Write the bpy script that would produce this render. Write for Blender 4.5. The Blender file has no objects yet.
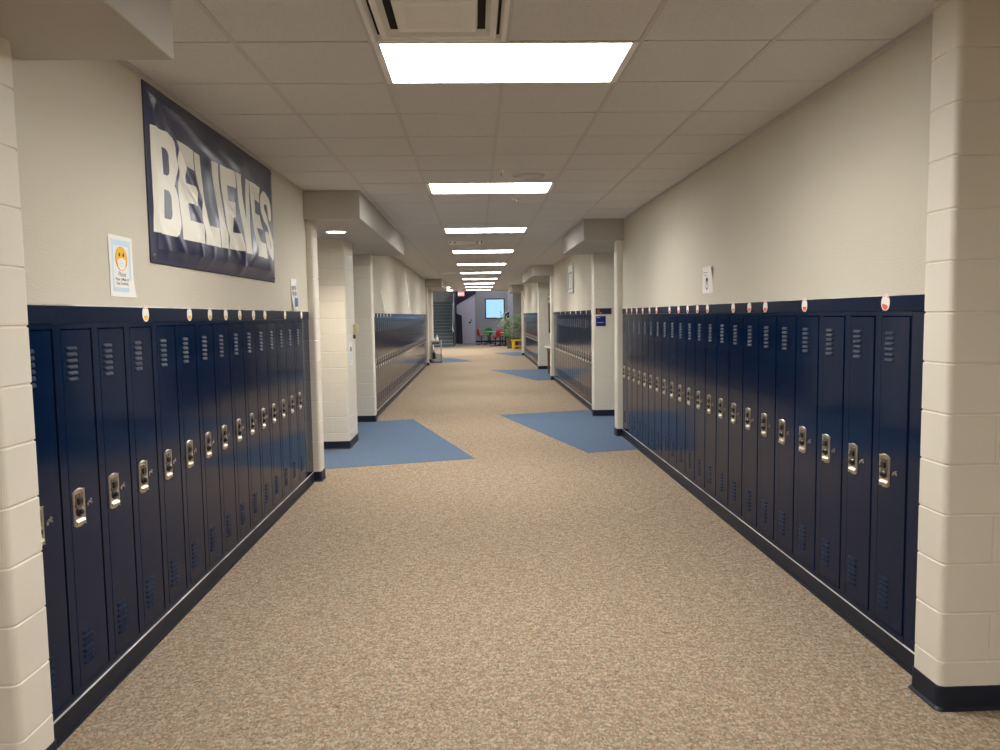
import bpy, math, random
from mathutils import Vector, Matrix
random.seed(7)
PI = math.pi
SC = bpy.context.scene
COL = SC.collection
T = 0.6096                      # ceiling grid
GX, GY = -0.4486, 3.5369        # grid origin: column 0, row 0
CZ = 2.87                       # ceiling height
XL, XR = -1.655, 1.945          # wall and locker planes
PL, PR = -1.58, 1.868           # hall faces of the block piers
SOF = 2.60                      # soffit underside
W = 0.3048                      # locker width
ORD = ['first','second','third','fourth','fifth','sixth','seventh','eighth','ninth','tenth','eleventh','twelfth',
 'thirteenth','fourteenth','fifteenth','sixteenth','seventeenth','eighteenth','nineteenth']
TENS = ['twenty','thirty','forty','fifty']
def ordinal(i):                 # 0 -> first
    if i < 19: return ORD[i]
    n = i+1; t, u = divmod(n, 10)
    if u == 0: return TENS[t-2][:-1] + 'ieth' if TENS[t-2].endswith('y') else TENS[t-2]+'th'
    return TENS[t-2] + '-' + ORD[u-1]

# ------------------------------------------------------------------ materials
def newmat(name):
    m = bpy.data.materials.new(name); m.use_nodes = True
    nt = m.node_tree
    return m, nt, nt.nodes['Principled BSDF']
def mat(name, col, rough=.6, metal=0., spec=.5, noise=None, bump=None, coat=0.):
    m, nt, b = newmat(name)
    b.inputs['Base Color'].default_value = (*col, 1)
    b.inputs['Roughness'].default_value = rough
    b.inputs['Metallic'].default_value = metal
    b.inputs['Specular IOR Level'].default_value = spec
    b.inputs['Coat Weight'].default_value = coat
    g = nt.nodes.new('ShaderNodeNewGeometry')
    if noise:                   # (scale, amount)
        n = nt.nodes.new('ShaderNodeTexNoise'); n.inputs['Scale'].default_value = noise[0]; n.inputs['Detail'].default_value = 4
        nt.links.new(g.outputs['Position'], n.inputs['Vector'])
        r = nt.nodes.new('ShaderNodeMapRange'); r.inputs['From Min'].default_value = .3; r.inputs['From Max'].default_value = .7
        r.inputs['To Min'].default_value = 1-noise[1]; r.inputs['To Max'].default_value = 1+noise[1]
        nt.links.new(n.outputs['Fac'], r.inputs['Value'])
        mx = nt.nodes.new('ShaderNodeVectorMath'); mx.operation = 'SCALE'; mx.inputs[0].default_value = col
        nt.links.new(r.outputs['Result'], mx.inputs['Scale']); nt.links.new(mx.outputs['Vector'], b.inputs['Base Color'])
    if bump:                    # (scale, strength, distance)
        n = nt.nodes.new('ShaderNodeTexNoise'); n.inputs['Scale'].default_value = bump[0]; n.inputs['Detail'].default_value = 3
        nt.links.new(g.outputs['Position'], n.inputs['Vector'])
        bp = nt.nodes.new('ShaderNodeBump'); bp.inputs['Strength'].default_value = bump[1]; bp.inputs['Distance'].default_value = bump[2]
        nt.links.new(n.outputs['Fac'], bp.inputs['Height']); nt.links.new(bp.outputs['Normal'], b.inputs['Normal'])
    return m
def emit(name, col, s):
    m = bpy.data.materials.new(name); m.use_nodes = True; nt = m.node_tree
    nt.nodes.clear(); e = nt.nodes.new('ShaderNodeEmission'); o = nt.nodes.new('ShaderNodeOutputMaterial')
    e.inputs['Color'].default_value = (*col, 1); e.inputs['Strength'].default_value = s
    nt.links.new(e.outputs[0], o.inputs['Surface']); return m

M = {}
M['wall'] = mat('painted_wall', (.57,.532,.445), .75, spec=.25, noise=(1.3,.02), bump=(110,.5,.005))
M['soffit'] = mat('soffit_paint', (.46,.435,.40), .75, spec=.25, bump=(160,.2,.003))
M['tile'] = mat('ceiling_tile', (.63,.62,.615), .9, spec=.1, noise=(90,.05), bump=(220,.35,.002))
M['bar'] = mat('ceiling_bar', (.55,.53,.52), .6, spec=.2)
M['gap'] = mat('ceiling_gap', (.03,.028,.026), .9, spec=.1)
M['navy'] = mat('locker_paint', (.0008,.0090,.036), .13, spec=.20, bump=(300,.02,.0006))
M['fascia'] = mat('fascia_paint', (.002,.0095,.034), .22, spec=.12, bump=(300,.03,.001))
M['louver'] = mat('louver_paint', (.0008,.0090,.036), .42, spec=.18)
M['lobbyfloor'] = mat('lobby_carpet', (.17,.145,.15), .95, spec=.1, noise=(40,.2))
M['rubber'] = mat('rubber_base', (.006,.010,.024), .45, spec=.4, noise=(3,.2))
M['caulk_and_glint'] = mat('caulk_and_glint', (.55,.54,.52), .5, noise=(4,.5))  # pale grey; on the locker bases it paints in a ledge highlight
M['steel'] = mat('steel', (.62,.57,.48), .28, metal=1.)
M['darksteel'] = mat('dark_steel', (.30,.26,.22), .35, metal=1.)
M['black'] = mat('black_plastic', (.010,.010,.011), .35)
M['void'] = mat('cavity', (.004,.005,.010), .8, spec=.1)
M['white'] = mat('white_metal', (.78,.77,.74), .5)
M['paper'] = mat('paper', (.80,.79,.76), .7, spec=.2)
M['paperblue'] = mat('paper_light_blue', (.52,.68,.78), .7, spec=.2)
M['yellow'] = mat('yellow', (.80,.46,.04), .6, spec=.3)
M['orange'] = mat('orange', (.62,.25,.03), .6, spec=.3)
M['red'] = mat('red_print', (.72,.11,.05), .6, spec=.3)
M['pinkprint'] = mat('pink_print', (.70,.36,.30), .6, spec=.3)
M['ink'] = mat('ink', (.05,.05,.06), .7, spec=.2)
M['grey'] = mat('grey_print', (.35,.35,.36), .7, spec=.2)
M['blueprint'] = mat('blue_print', (.10,.17,.34), .7, spec=.2)
M['signblue'] = mat('sign_blue', (.008,.012,.16), .45, spec=.4)
M['lines'] = mat('sign_lettering', (.35,.38,.60), .6)
M['banner'] = mat('banner_vinyl', (.022,.027,.078), .34, spec=.8)
M['bannerwhite'] = mat('banner_white', (.80,.78,.69), .38, spec=.45)
M['bluecarpet'] = mat('blue_carpet', (.112,.158,.238), .95, spec=.08, noise=(45,.14), bump=(320,.6,.004))
M['tan'] = mat('tan_plastic', (.46,.38,.22), .5)
M['redplastic'] = mat('red_shell', (.52,.050,.028), .35)
M['greenplastic'] = mat('green_shell', (.035,.24,.055), .35)
M['yellowpaint'] = mat('yellow_paint', (.78,.54,.035), .45)
M['wood'] = mat('brown_wood', (.16,.075,.03), .5, noise=(14,.3))
M['planter'] = mat('planter_box', (.10,.085,.065), .7, noise=(9,.2))
M['soil'] = mat('soil', (.05,.035,.02), .95)
M['leaf'] = mat('leaf', (.27,.36,.23), .55, noise=(6,.35))
M['bark'] = mat('bark', (.17,.12,.07), .85)
M['step'] = mat('stair_rubber', (.105,.135,.155), .6, noise=(4,.15))
M['nosing'] = mat('stair_nosing', (.19,.23,.255), .5)
M['rail'] = mat('handrail', (.62,.63,.65), .4, metal=.3)
M['stairnavy'] = mat('stair_navy', (.006,.010,.040), .45)
M['lavender'] = mat('stair_side_paint', (.48,.47,.58), .7, spec=.2)
M['greywall'] = mat('lobby_wall', (.30,.295,.30), .8, spec=.2, bump=(120,.2,.004))
M['frame'] = mat('dark_frame', (.04,.045,.06), .5)
M['picture'] = mat('dark_photo', (.028,.020,.024), .3)
M['skin'] = mat('photo_warm', (.30,.12,.08), .4)
M['silver'] = mat('silver_frame', (.45,.45,.44), .35, metal=.6)
M['glass'] = None
M['panel'] = emit('light_panel', (1., .975, .925), 10.5)
M['lens'] = emit('downlight_lens', (1., .94, .84), 8.0)
M['exitred'] = emit('exit_face', (1., .16, .16), .95)
M['exitletter'] = emit('exit_letters', (1., .50, .48), 1.1)

def glass():
    m = bpy.data.materials.new('window_glass'); m.use_nodes = True; nt = m.node_tree; b = nt.nodes['Principled BSDF']
    b.inputs['Transmission Weight'].default_value = 1; b.inputs['Roughness'].default_value = 0
    b.inputs['IOR'].default_value = 1.02; b.inputs['Base Color'].default_value = (.97,.99,1,1)
    return m
M['glass'] = glass()

def math_node(nt, op, a, b=None):
    n = nt.nodes.new('ShaderNodeMath'); n.operation = op
    for i, v in enumerate((a, b)):
        if v is None: continue
        if isinstance(v, (int, float)): n.inputs[i].default_value = v
        else: nt.links.new(v, n.inputs[i])
    return n.outputs[0]
def block_mat(name, col):
    m, nt, b = newmat(name)
    b.inputs['Roughness'].default_value = .55; b.inputs['Specular IOR Level'].default_value = .3
    g = nt.nodes.new('ShaderNodeNewGeometry'); s = nt.nodes.new('ShaderNodeSeparateXYZ')
    nt.links.new(g.outputs['Position'], s.inputs[0])
    neg = math_node(nt, 'LESS_THAN', s.outputs['X'], 0.)
    u = math_node(nt, 'SUBTRACT', math_node(nt, 'ABSOLUTE', s.outputs['X']), math_node(nt, 'SUBTRACT', 1.868, math_node(nt, 'MULTIPLY', neg, .288)))
    course = math_node(nt, 'FLOOR', math_node(nt, 'DIVIDE', s.outputs['Z'], .2032))
    par = math_node(nt, 'MODULO', course, 2.)
    uu = math_node(nt, 'ADD', u, math_node(nt, 'MULTIPLY', par, .2032))
    fr = math_node(nt, 'FRACT', math_node(nt, 'DIVIDE', math_node(nt, 'ADD', uu, 40.64+.2032), .4064))
    d = math_node(nt, 'ABSOLUTE', math_node(nt, 'SUBTRACT', fr, .5))
    h = nt.nodes.new('ShaderNodeMapRange'); h.interpolation_type = 'SMOOTHSTEP'
    h.inputs['From Min'].default_value = .003; h.inputs['From Max'].default_value = .014
    nt.links.new(d, h.inputs['Value'])
    n = nt.nodes.new('ShaderNodeTexNoise'); n.inputs['Scale'].default_value = 55; n.inputs['Detail'].default_value = 5
    nt.links.new(g.outputs['Position'], n.inputs['Vector'])
    sn = nt.nodes.new('ShaderNodeSeparateXYZ'); nt.links.new(g.outputs['True Normal'], sn.inputs[0])
    side = math_node(nt, 'LESS_THAN', math_node(nt, 'ABSOLUTE', sn.outputs['Y']), .75)
    hj = math_node(nt, 'MAXIMUM', h.outputs[0], side)
    hh = math_node(nt, 'ADD', hj, math_node(nt, 'MULTIPLY', n.outputs['Fac'], .22))
    bp = nt.nodes.new('ShaderNodeBump'); bp.inputs['Strength'].default_value = .6; bp.inputs['Distance'].default_value = .003
    nt.links.new(hh, bp.inputs['Height']); nt.links.new(bp.outputs['Normal'], b.inputs['Normal'])
    n2 = nt.nodes.new('ShaderNodeTexNoise'); n2.inputs['Scale'].default_value = 2.2
    nt.links.new(g.outputs['Position'], n2.inputs['Vector'])
    r = nt.nodes.new('ShaderNodeMapRange'); r.inputs['To Min'].default_value = .95; r.inputs['To Max'].default_value = 1.05
    nt.links.new(n2.outputs['Fac'], r.inputs['Value'])
    mx = nt.nodes.new('ShaderNodeVectorMath'); mx.operation = 'SCALE'; mx.inputs[0].default_value = col
    nt.links.new(r.outputs[0], mx.inputs['Scale']); nt.links.new(mx.outputs[0], b.inputs['Base Color'])
    return m
M['block'] = block_mat('painted_block', (.70,.655,.57))

def carpet_mat():
    m, nt, b = newmat('tan_loop_carpet')
    b.inputs['Roughness'].default_value = .95; b.inputs['Specular IOR Level'].default_value = .1
    g = nt.nodes.new('ShaderNodeNewGeometry')
    mp = nt.nodes.new('ShaderNodeMapping'); mp.inputs['Scale'].default_value = (125, 82, 100)
    mq = nt.nodes.new('ShaderNodeMapping'); mq.inputs['Scale'].default_value = (17, 46, 40); nt.links.new(g.outputs['Position'], mq.inputs['Vector'])
    nt.links.new(g.outputs['Position'], mp.inputs['Vector'])
    v = nt.nodes.new('ShaderNodeTexVoronoi'); v.inputs['Scale'].default_value = 1.; v.inputs['Randomness'].default_value = 1.
    nt.links.new(mp.outputs[0], v.inputs['Vector'])
    sp = nt.nodes.new('ShaderNodeSeparateColor'); nt.links.new(v.outputs['Color'], sp.inputs[0])
    n = nt.nodes.new('ShaderNodeTexNoise'); n.inputs['Scale'].default_value = 1.; n.inputs['Detail'].default_value = 4
    nt.links.new(mq.outputs[0], n.inputs['Vector'])
    f = math_node(nt, 'ADD', math_node(nt, 'MULTIPLY', sp.outputs[0], .52), math_node(nt, 'MULTIPLY', n.outputs['Fac'], .62))
    f = math_node(nt, 'SUBTRACT', f, .07)
    cr = nt.nodes.new('ShaderNodeValToRGB'); e = cr.color_ramp.elements
    e[0].position = .14; e[0].color = (.155,.105,.070,1)
    e[1].position = .86; e[1].color = (.465,.378,.280,1)
    for p, c in ((.30,(.248,.178,.120)),(.40,(.228,.206,.160)),(.46,(.322,.235,.160)),(.52,(.355,.220,.142)),(.57,(.270,.246,.192)),(.65,(.365,.286,.205)),(.75,(.415,.330,.240))):
        x = e.new(p); x.color = (*c, 1)
    nt.links.new(f, cr.inputs[0]); nt.links.new(cr.outputs[0], b.inputs['Base Color'])
    bp = nt.nodes.new('ShaderNodeBump'); bp.inputs['Strength'].default_value = .6; bp.inputs['Distance'].default_value = .004
    nt.links.new(v.outputs['Distance'], bp.inputs['Height']); bp.invert = True
    nt.links.new(bp.outputs['Normal'], b.inputs['Normal'])
    return m
M['carpet'] = carpet_mat()

# ------------------------------------------------------------------ mesh helpers
class MB:
    def __init__(s): s.v = []; s.f = []; s.mi = []; s.mats = []; s.sm = []
    def slot(s, m):
        if m not in s.mats: s.mats.append(m)
        return s.mats.index(m)
    def face(s, pts, m, smooth=False):
        i = len(s.v); s.v += [tuple(p) for p in pts]; s.f.append(tuple(range(i, i+len(pts)))); s.mi.append(s.slot(m)); s.sm.append(smooth)
    def mesh(s, verts, faces, m, smooth=False):
        i = len(s.v); s.v += [tuple(p) for p in verts]; k = s.slot(m)
        for f in faces: s.f.append(tuple(j+i for j in f)); s.mi.append(k); s.sm.append(smooth)
    def box(s, x0, x1, y0, y1, z0, z1, m):
        v = [(x,y,z) for z in (z0,z1) for y in (y0,y1) for x in (x0,x1)]
        s.mesh(v, [(0,2,3,1),(4,5,7,6),(0,1,5,4),(2,6,7,3),(0,4,6,2),(1,3,7,5)], m)
    def bbox(s, x0, x1, y0, y1, z0, z1, m, b=.003):     # chamfered box
        rings = []
        def ring(d, z): return [(x0+d+b,y0+d,z),(x1-d-b,y0+d,z),(x1-d,y0+d+b,z),(x1-d,y1-d-b,z),(x1-d-b,y1-d,z),(x0+d+b,y1-d,z),(x0+d,y1-d-b,z),(x0+d,y0+d+b,z)]
        s.loft([ring(b,z0), ring(0,z0+b), ring(0,z1-b), ring(b,z1)], m)
    def loft(s, rings, m, caps=True, smooth=False, closed=True):
        n = len(rings[0]); v = [p for r in rings for p in r]; f = []
        for k in range(len(rings)-1):
            for j in range(n if closed else n-1):
                a = k*n+j; b = k*n+(j+1)%n; f.append((a, b, b+n, a+n))
        if caps and closed:
            f.append(tuple(reversed(range(n)))); f.append(tuple(range((len(rings)-1)*n, len(rings)*n)))
        s.mesh(v, f, m, smooth)
    def cyl(s, p0, p1, r0, m, r1=None, n=12, smooth=True, caps=True):
        p0 = Vector(p0); p1 = Vector(p1); d = (p1-p0).normalized(); r1 = r0 if r1 is None else r1
        a = d.orthogonal().normalized(); b = d.cross(a)
        R = lambda p, r: [p + a*math.cos(2*PI*k/n)*r + b*math.sin(2*PI*k/n)*r for k in range(n)]
        s.loft([R(p0,r0), R(p1,r1)], m, caps, smooth)
    def tube(s, pts, r, m, n=8):
        for a, b in zip(pts, pts[1:]): s.cyl(a, b, r, m, n=n)
    def prism(s, poly, axis, a, b, m):      # polygon in the other two coordinates, extruded along axis a..b
        def P(q, t):
            return {'x': (t,q[0],q[1]), 'y': (q[0],t,q[1]), 'z': (q[0],q[1],t)}[axis]
        n = len(poly); v = [P(q,a) for q in poly] + [P(q,b) for q in poly]
        f = [tuple(range(n)), tuple(reversed(range(n,2*n)))] + [(j+n,(j+1)%n+n,(j+1)%n,j) for j in range(n)]
        s.mesh(v, f, m)
    def build(s, name, parent=None, loc=None, fix=True):
        me = bpy.data.meshes.new(name); me.from_pydata(s.v, [], s.f)
        for m in s.mats: me.materials.append(m)
        me.polygons.foreach_set('material_index', s.mi); me.polygons.foreach_set('use_smooth', s.sm)
        me.validate(); me.update()
        if fix:
            import bmesh
            bm = bmesh.new(); bm.from_mesh(me); bmesh.ops.remove_doubles(bm, verts=bm.verts, dist=1e-5)
            bmesh.ops.recalc_face_normals(bm, faces=bm.faces); bm.to_mesh(me); bm.free()
        o = bpy.data.objects.new(name, me); COL.objects.link(o)
        if parent: o.parent = parent
        if loc: o.location = loc
        return o
def tag(o, label, cat, group=None):
    o['label'] = label; o['category'] = cat
    if group: o['group'] = group
    return o
def thing(name, label, cat, loc=(0,0,0), rz=0, group=None):
    o = bpy.data.objects.new(name, None); o.empty_display_size = .1; COL.objects.link(o)
    o.location = loc; o.rotation_euler = (0,0,rz); return tag(o, label, cat, group)
def struct(mb, name):
    o = mb.build(name); o['kind'] = 'structure'; return o
def sbox(name, x0,x1,y0,y1,z0,z1, m):
    b = MB(); b.box(x0,x1,y0,y1,z0,z1,m); return struct(b, name)
def copy_tree(o, parent=None):
    c = o.copy(); COL.objects.link(c)
    if parent: c.parent = parent
    for ch in list(o.children): copy_tree(ch, c)
    return c
def text(mb, s, m, size, P, shear=0., xs=1., bold=0., align='CENTER'):
    """lettering meshed and placed through P(x, y) -> point"""
    cu = bpy.data.curves.new('lettering', 'FONT'); cu.body = s; cu.size = size; cu.align_x = align; cu.shear = shear; cu.offset = bold; cu.resolution_u = 3
    o = bpy.data.objects.new('lettering', cu); COL.objects.link(o)
    me = bpy.data.meshes.new_from_object(o.evaluated_get(bpy.context.evaluated_depsgraph_get()))
    bpy.data.objects.remove(o); bpy.data.curves.remove(cu)
    mb.mesh([P(v.co.x*xs, v.co.y) for v in me.vertices], [tuple(p.vertices) for p in me.polygons], m)
    bpy.data.meshes.remove(me)

def rrect(x0,x1,y0,y1,r,z,d=0.,n=5):
    x0-=d; x1+=d; y0-=d; y1+=d; out = []
    for cx,cy,a in ((x1-r,y1-r,0),(x0+r,y1-r,PI/2),(x0+r,y0+r,PI),(x1-r,y0+r,3*PI/2)):
        for k in range(n+1):
            t = a + PI/2*k/n; out.append((cx+r*math.cos(t), cy+r*math.sin(t), z))
    return out
def pier(name, x0,x1,y0,y1,z1=CZ, base=True, basename='baseboard_pier'):
    b = MB(); r = .026; rings = [rrect(x0,x1,y0,y1,r,.0)]
    k = 1
    while k*.2032 < z1-.02:
        z = k*.2032
        rings += [rrect(x0,x1,y0,y1,r,z-.006), rrect(x0,x1,y0,y1,r,z-.002,-.004), rrect(x0,x1,y0,y1,r,z+.002,-.004), rrect(x0,x1,y0,y1,r,z+.006)]
        k += 1
    rings.append(rrect(x0,x1,y0,y1,r,z1))
    b.loft(rings, M['block'], smooth=False); o = struct(b, name)
    for p in o.data.polygons: p.use_smooth = False
    if base:
        b = MB(); b.loft([rrect(x0,x1,y0,y1,r,0,.016), rrect(x0,x1,y0,y1,r,.004,.014), rrect(x0,x1,y0,y1,r,.014,.006), rrect(x0,x1,y0,y1,r,.096,.004), rrect(x0,x1,y0,y1,r,.1,.001)], M['rubber'])
        struct(b, basename)
    return o

# ------------------------------------------------------------------ setting: floor, ceiling, walls
sbox('floor', -5.2, 5.2, -6.2, 47.2, -.12, 0, M['carpet'])

LIGHT_ROWS = [-12,-6,0,6,12,18,24,30,36,42,48,54]
VENTS = [(0,-1),(0,15),(-1,30)]
SIDE_LIGHTS = [(-3,48),(-3,54)]
skip = set()
for r in LIGHT_ROWS: skip |= {(0,r),(1,r)}
for c, r in SIDE_LIGHTS: skip |= {(c,r),(c+1,r)}
skip |= set(VENTS)
YEND = GY + 57*T + .25
def ceiling(x0, x1, y0, y1, name):
    b = MB(); b.box(x0, x1, y0, y1, CZ+.02, CZ+.12, M['gap'])
    c0 = math.floor((x0-GX)/T+1e-4); c1 = math.ceil((x1-GX)/T-1e-4); r0 = math.floor((y0-GY)/T+1e-4); r1 = math.ceil((y1-GY)/T-1e-4)
    for c in range(c0, c1):
        for r in range(r0, r1):
            if (c,r) in skip: continue
            a = max(x0, GX+c*T+.004); bb = min(x1, GX+(c+1)*T-.004); e = max(y0, GY+r*T+.0065); f = min(y1, GY+(r+1)*T-.0065)
            if bb-a > .02 and f-e > .02: b.bbox(a, bb, e, f, CZ+.001+random.uniform(0,.0012), CZ+.018, M['tile'], .0018)
    for c in range(c0, c1+1):
        x = GX+c*T
        if x0 < x < x1:
            ys = [y0]
            for cc, rr in sorted(skip, key=lambda q: q[1]):
                if cc == c and (c-1, rr) in skip and (c == 1 or c == -2): ys += [GY+rr*T-.004, GY+(rr+1)*T+.004]
            ys.append(y1)
            for p, q in zip(ys[0::2], ys[1::2]):
                if q > p: b.box(max(x0,x-.0115), min(x1,x+.0115), max(p,y0), min(q,y1), CZ-.0015, CZ+.012, M['bar'])
    return struct(b, name)
ceiling(XL-.02, XR+.02, -6., YEND, 'ceiling')
ceiling(-4.6, XL-.02, 29.9, YEND, 'ceiling')
ceiling(XR+.02, 4.6, 34.3, YEND, 'ceiling')
# wall angles where the ceiling meets the long walls
def angle(name, x, s, y0, y1):
    b = MB(); b.box(min(x,x+s*.020), max(x,x+s*.020), y0, y1, CZ-.0035, CZ-.001, M['bar']); b.box(min(x,x+s*.0025), max(x,x+s*.0025), y0, y1, CZ-.022, CZ-.001, M['bar'])
    struct(b, name)
for s, x, spans, side in ((1, XL, ((2.94,7.55),(12.15,25.35)), 'left'), (-1, XR, ((3.155,9.96),(12.4,18.92),(23.15,30.95)), 'right')):
    for i, (a, e) in enumerate(spans): angle('trim_%d' % (i+1 if s > 0 else i+3), x, s, a, e)

DX = 3.2
def bay(side, y0, y1):              # the wall over a run of lockers and the wall behind them
    b = MB(); s = -1 if side == 'left' else 1; x = XL if s < 0 else XR
    b.box(min(x,x+s*.33), max(x,x+s*.33), y0, y1, 1.706, CZ+.02, M['wall'])
    b.box(min(x+s*.31,x+s*.33), max(x+s*.31,x+s*.33), y0, y1, 0, 1.706, M['wall'])
    struct(b, 'wall_'+side)
bay('left', 2.75, 7.60); bay('left', 12.1, 25.42)
bay('right', 3.13, 10.06); bay('right', 12.30, 19.0); bay('right', 23.05, 31.0)
# alcove backs and the corridor behind the camera
sbox('wall_left', -3.3, -3.2, -6.1, 30.1, 0, 3., M['wall'])
sbox('wall_right', 3.4, 3.5, -6.1, 34.4, 0, 3., M['wall'])
sbox('wall_near', -3.3, 3.5, -6.2, -6.1, 0, 3., M['wall'])
sbox('wall_left', -3.3, -1.6, -6.1, -1.6, 0, 3., M['wall'])
sbox('wall_right', 1.9, 3.5, -6.1, -1.4, 0, 3., M['wall'])
# dropped soffits over the alcoves
for i, (x0,x1,y0,y1) in enumerate(((-3.25,-1.10,-1.6,2.94), (-3.25,-1.108,7.55,12.12), (-3.25,-1.10,25.37,29.95),
                                   (1.42,3.45,9.96,12.4), (1.43,3.45,18.92,23.15), (1.49,3.45,30.95,34.35))):
    b = MB(); b.bbox(x0,x1,y0,y1,SOF,CZ+.015,M['soffit'],.004); struct(b, 'ceiling_soffit')
sbox('ceiling', 1.96, 3.45, -1.5, 3.0, CZ, CZ+.12, M['soffit'])

# block piers
pier('wall_left_pier', -3.2, PL, 2.55, 2.765, SOF+.02)
pier('wall_left_pier', -3.2, PL, 7.61, 7.81, SOF+.02)
pier('wall_left_pier', -2.75, -1.60, 9.48, 10.16, SOF+.02)
pier('wall_left_pier', -3.2, -1.60, 11.92, 12.12, SOF+.02)
pier('wall_left_pier', -3.2, PL, 25.40, 25.60, SOF+.02)
pier('wall_left_pier', -2.75, -1.565, 27.4, 28.3, SOF+.02)
pier('wall_left_pier', -3.2, -1.70, 29.70, 29.90, SOF+.02)
pier('wall_right_pier', PR, 3.4, 2.945, 3.142)
pier('wall_right_pier', PR, 3.4, 10.06, 10.26, SOF+.02)
pier('wall_right_pier', PR, 3.4, 12.10, 12.30, SOF+.02)
pier('wall_right_pier', PR, 3.4, 19.0, 19.2, SOF+.02)
pier('wall_right_pier', PR, 3.4, 22.85, 23.05, SOF+.02)
pier('wall_right_pier', PR, 3.4, 31.0, 31.2, SOF+.02)
sbox('wall_right_lobby', 1.90, 4.6, 38.40, 38.6, 0, CZ+.02, M['greywall'])

# lobby shell
sbox('wall_left', -4.7, -4.6, 29.8, 47.1, 0, 5.6, M['greywall'])
sbox('wall_lobby_near', -4.6, -3.2, 29.8, 29.9, 0, 3.0, M['wall'])
sbox('wall_lobby_near', 3.4, 4.6, 34.3, 34.4, 0, 3.0, M['wall'])
sbox('wall_header', -4.6, 4.6, YEND, YEND+.12, CZ+.0, 5.6, M['greywall'])
sbox('ceiling_lobby', -4.6, 4.6, YEND, 47.1, 5.6, 5.7, M['greywall'])
b = MB()                                                     # back wall with the square window opening
wx0,wx1,wz0,wz1 = .64,1.74,1.50,2.62
b.box(-4.7,wx0,47.0,47.2,0,5.6,M['greywall']); b.box(wx1,4.7,47.0,47.2,0,5.6,M['greywall'])
b.box(wx0,wx1,47.0,47.2,0,wz0,M['greywall']); b.box(wx0,wx1,47.0,47.2,wz1,5.6,M['greywall']); struct(b, 'wall_back')
b = MB()                                                     # right lobby wall with an unseen tall side window, added for daylight
b.box(4.6,4.7,34.3,40.5,0,5.6,M['greywall']); b.box(4.6,4.7,45.5,47.2,0,5.6,M['greywall'])
b.box(4.6,4.7,40.5,45.5,0,.8,M['greywall']); b.box(4.6,4.7,40.5,45.5,4.6,5.6,M['greywall']); struct(b, 'wall_right')
def window(name, x0,x1,y0,y1,z0,z1, axis):
    e = bpy.data.objects.new(name, None); COL.objects.link(e); e['kind'] = 'structure'
    b = MB(); t = .06
    if axis == 'y':
        for a in ((x0-t,x1+t,z1-.01,z1+t),(x0-t,x1+t,z0-t,z0+.01),(x0-t,x0+.01,z0,z1),(x1-.01,x1+t,z0,z1)): b.box(a[0],a[1],y0-.03,y0+.08,a[2],a[3],M['frame'])
        b.build('window_frame', e); g = MB(); g.box(x0,x1,y0+.05,y0+.058,z0,z1,M['glass']); g.build('window_pane', e)
    else:
        for a in ((y0-t,y1+t,z1-.01,z1+t),(y0-t,y1+t,z0-t,z0+.01),(y0-t,y0+.01,z0,z1),(y1-.01,y1+t,z0,z1),((y0+y1)/2-.03,(y0+y1)/2+.03,z0,z1)): b.box(x0-.03,x0+.08,a[0],a[1],a[2],a[3],M['frame'])
        b.build('window_frame', e); g = MB(); g.box(x0+.05,x0+.058,y0,y1,z0,z1,M['glass']); g.build('window_pane', e)
window('window_1', wx0,wx1,47.0,47.2,wz0,wz1,'y')
window('window_2_added', 4.6,4.7,40.5,45.5,.8,4.6,'x')  # out of view, added to let more daylight into the lobby
# dark skirting at the foot of the lobby back wall
sbox('baseboard_back', -.72, 4.6, 46.97, 47.0, 0, .1, M['rubber'])

# bases, fascias and end fillers of the locker runs
def run_trim(side, y0, y1, n0, n1):
    s = -1 if side == 'left' else 1; x = XL if s < 0 else XR
    X = lambda a, c: (min(x+s*a, x+s*c), max(x+s*a, x+s*c))
    b = MB(); x0, x1 = X(-.006, .28); b.box(x0,x1,y0,y1,0.012,.097,M['rubber']); x0, x1 = X(-.016,.2); b.box(x0,x1,y0,y1,0,.012,M['rubber']); struct(b, 'baseboard_'+side)
    x0, x1 = X(-.0075,.02); b = MB(); b.box(x0,x1,y0,y1,.0972,.0992,M['caulk_and_glint']); struct(b, 'trim_base_'+side)  # pale strip painted in for the highlight along the base's top ledge
    b = MB(); x0, x1 = X(-.004,.02); k = y0
    while k < y1-.01:
        e = min(k+2.43, y1); b.bbox(x0,x1,k+.0008,e-.0008,1.633,1.704,M['fascia'],.0015); k = e
    x0, x1 = X(-.006,.02); b.box(x0,x1,y0,y1,1.704,1.709,M['caulk_and_glint']); struct(b, 'trim_fascia_'+side)
    for a, e in (n0, n1):
        if e-a > .01:
            b = MB(); x0, x1 = X(0,.27); b.bbox(x0,x1,a+.001,e-.001,.1005,1.631,M['navy'],.002); struct(b, 'trim_filler_'+side)
L1, R1, L2, R2, R3 = 2.729, 3.344, 12.20, 12.34, 23.12
nL1, nR1, nL2, nR2, nR3 = 15, 22, 43, 21, 25
for side, y0, n, a, e in (('left',L1,nL1,2.765,7.61),('right',R1,nR1,3.142,10.06),('left',L2,nL2,12.12,25.40),('right',R2,nR2,12.30,19.0),('right',R3,nR3,23.05,31.0)):
    run_trim(side, a, e, (a, y0), (y0+n*W, e))

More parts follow.
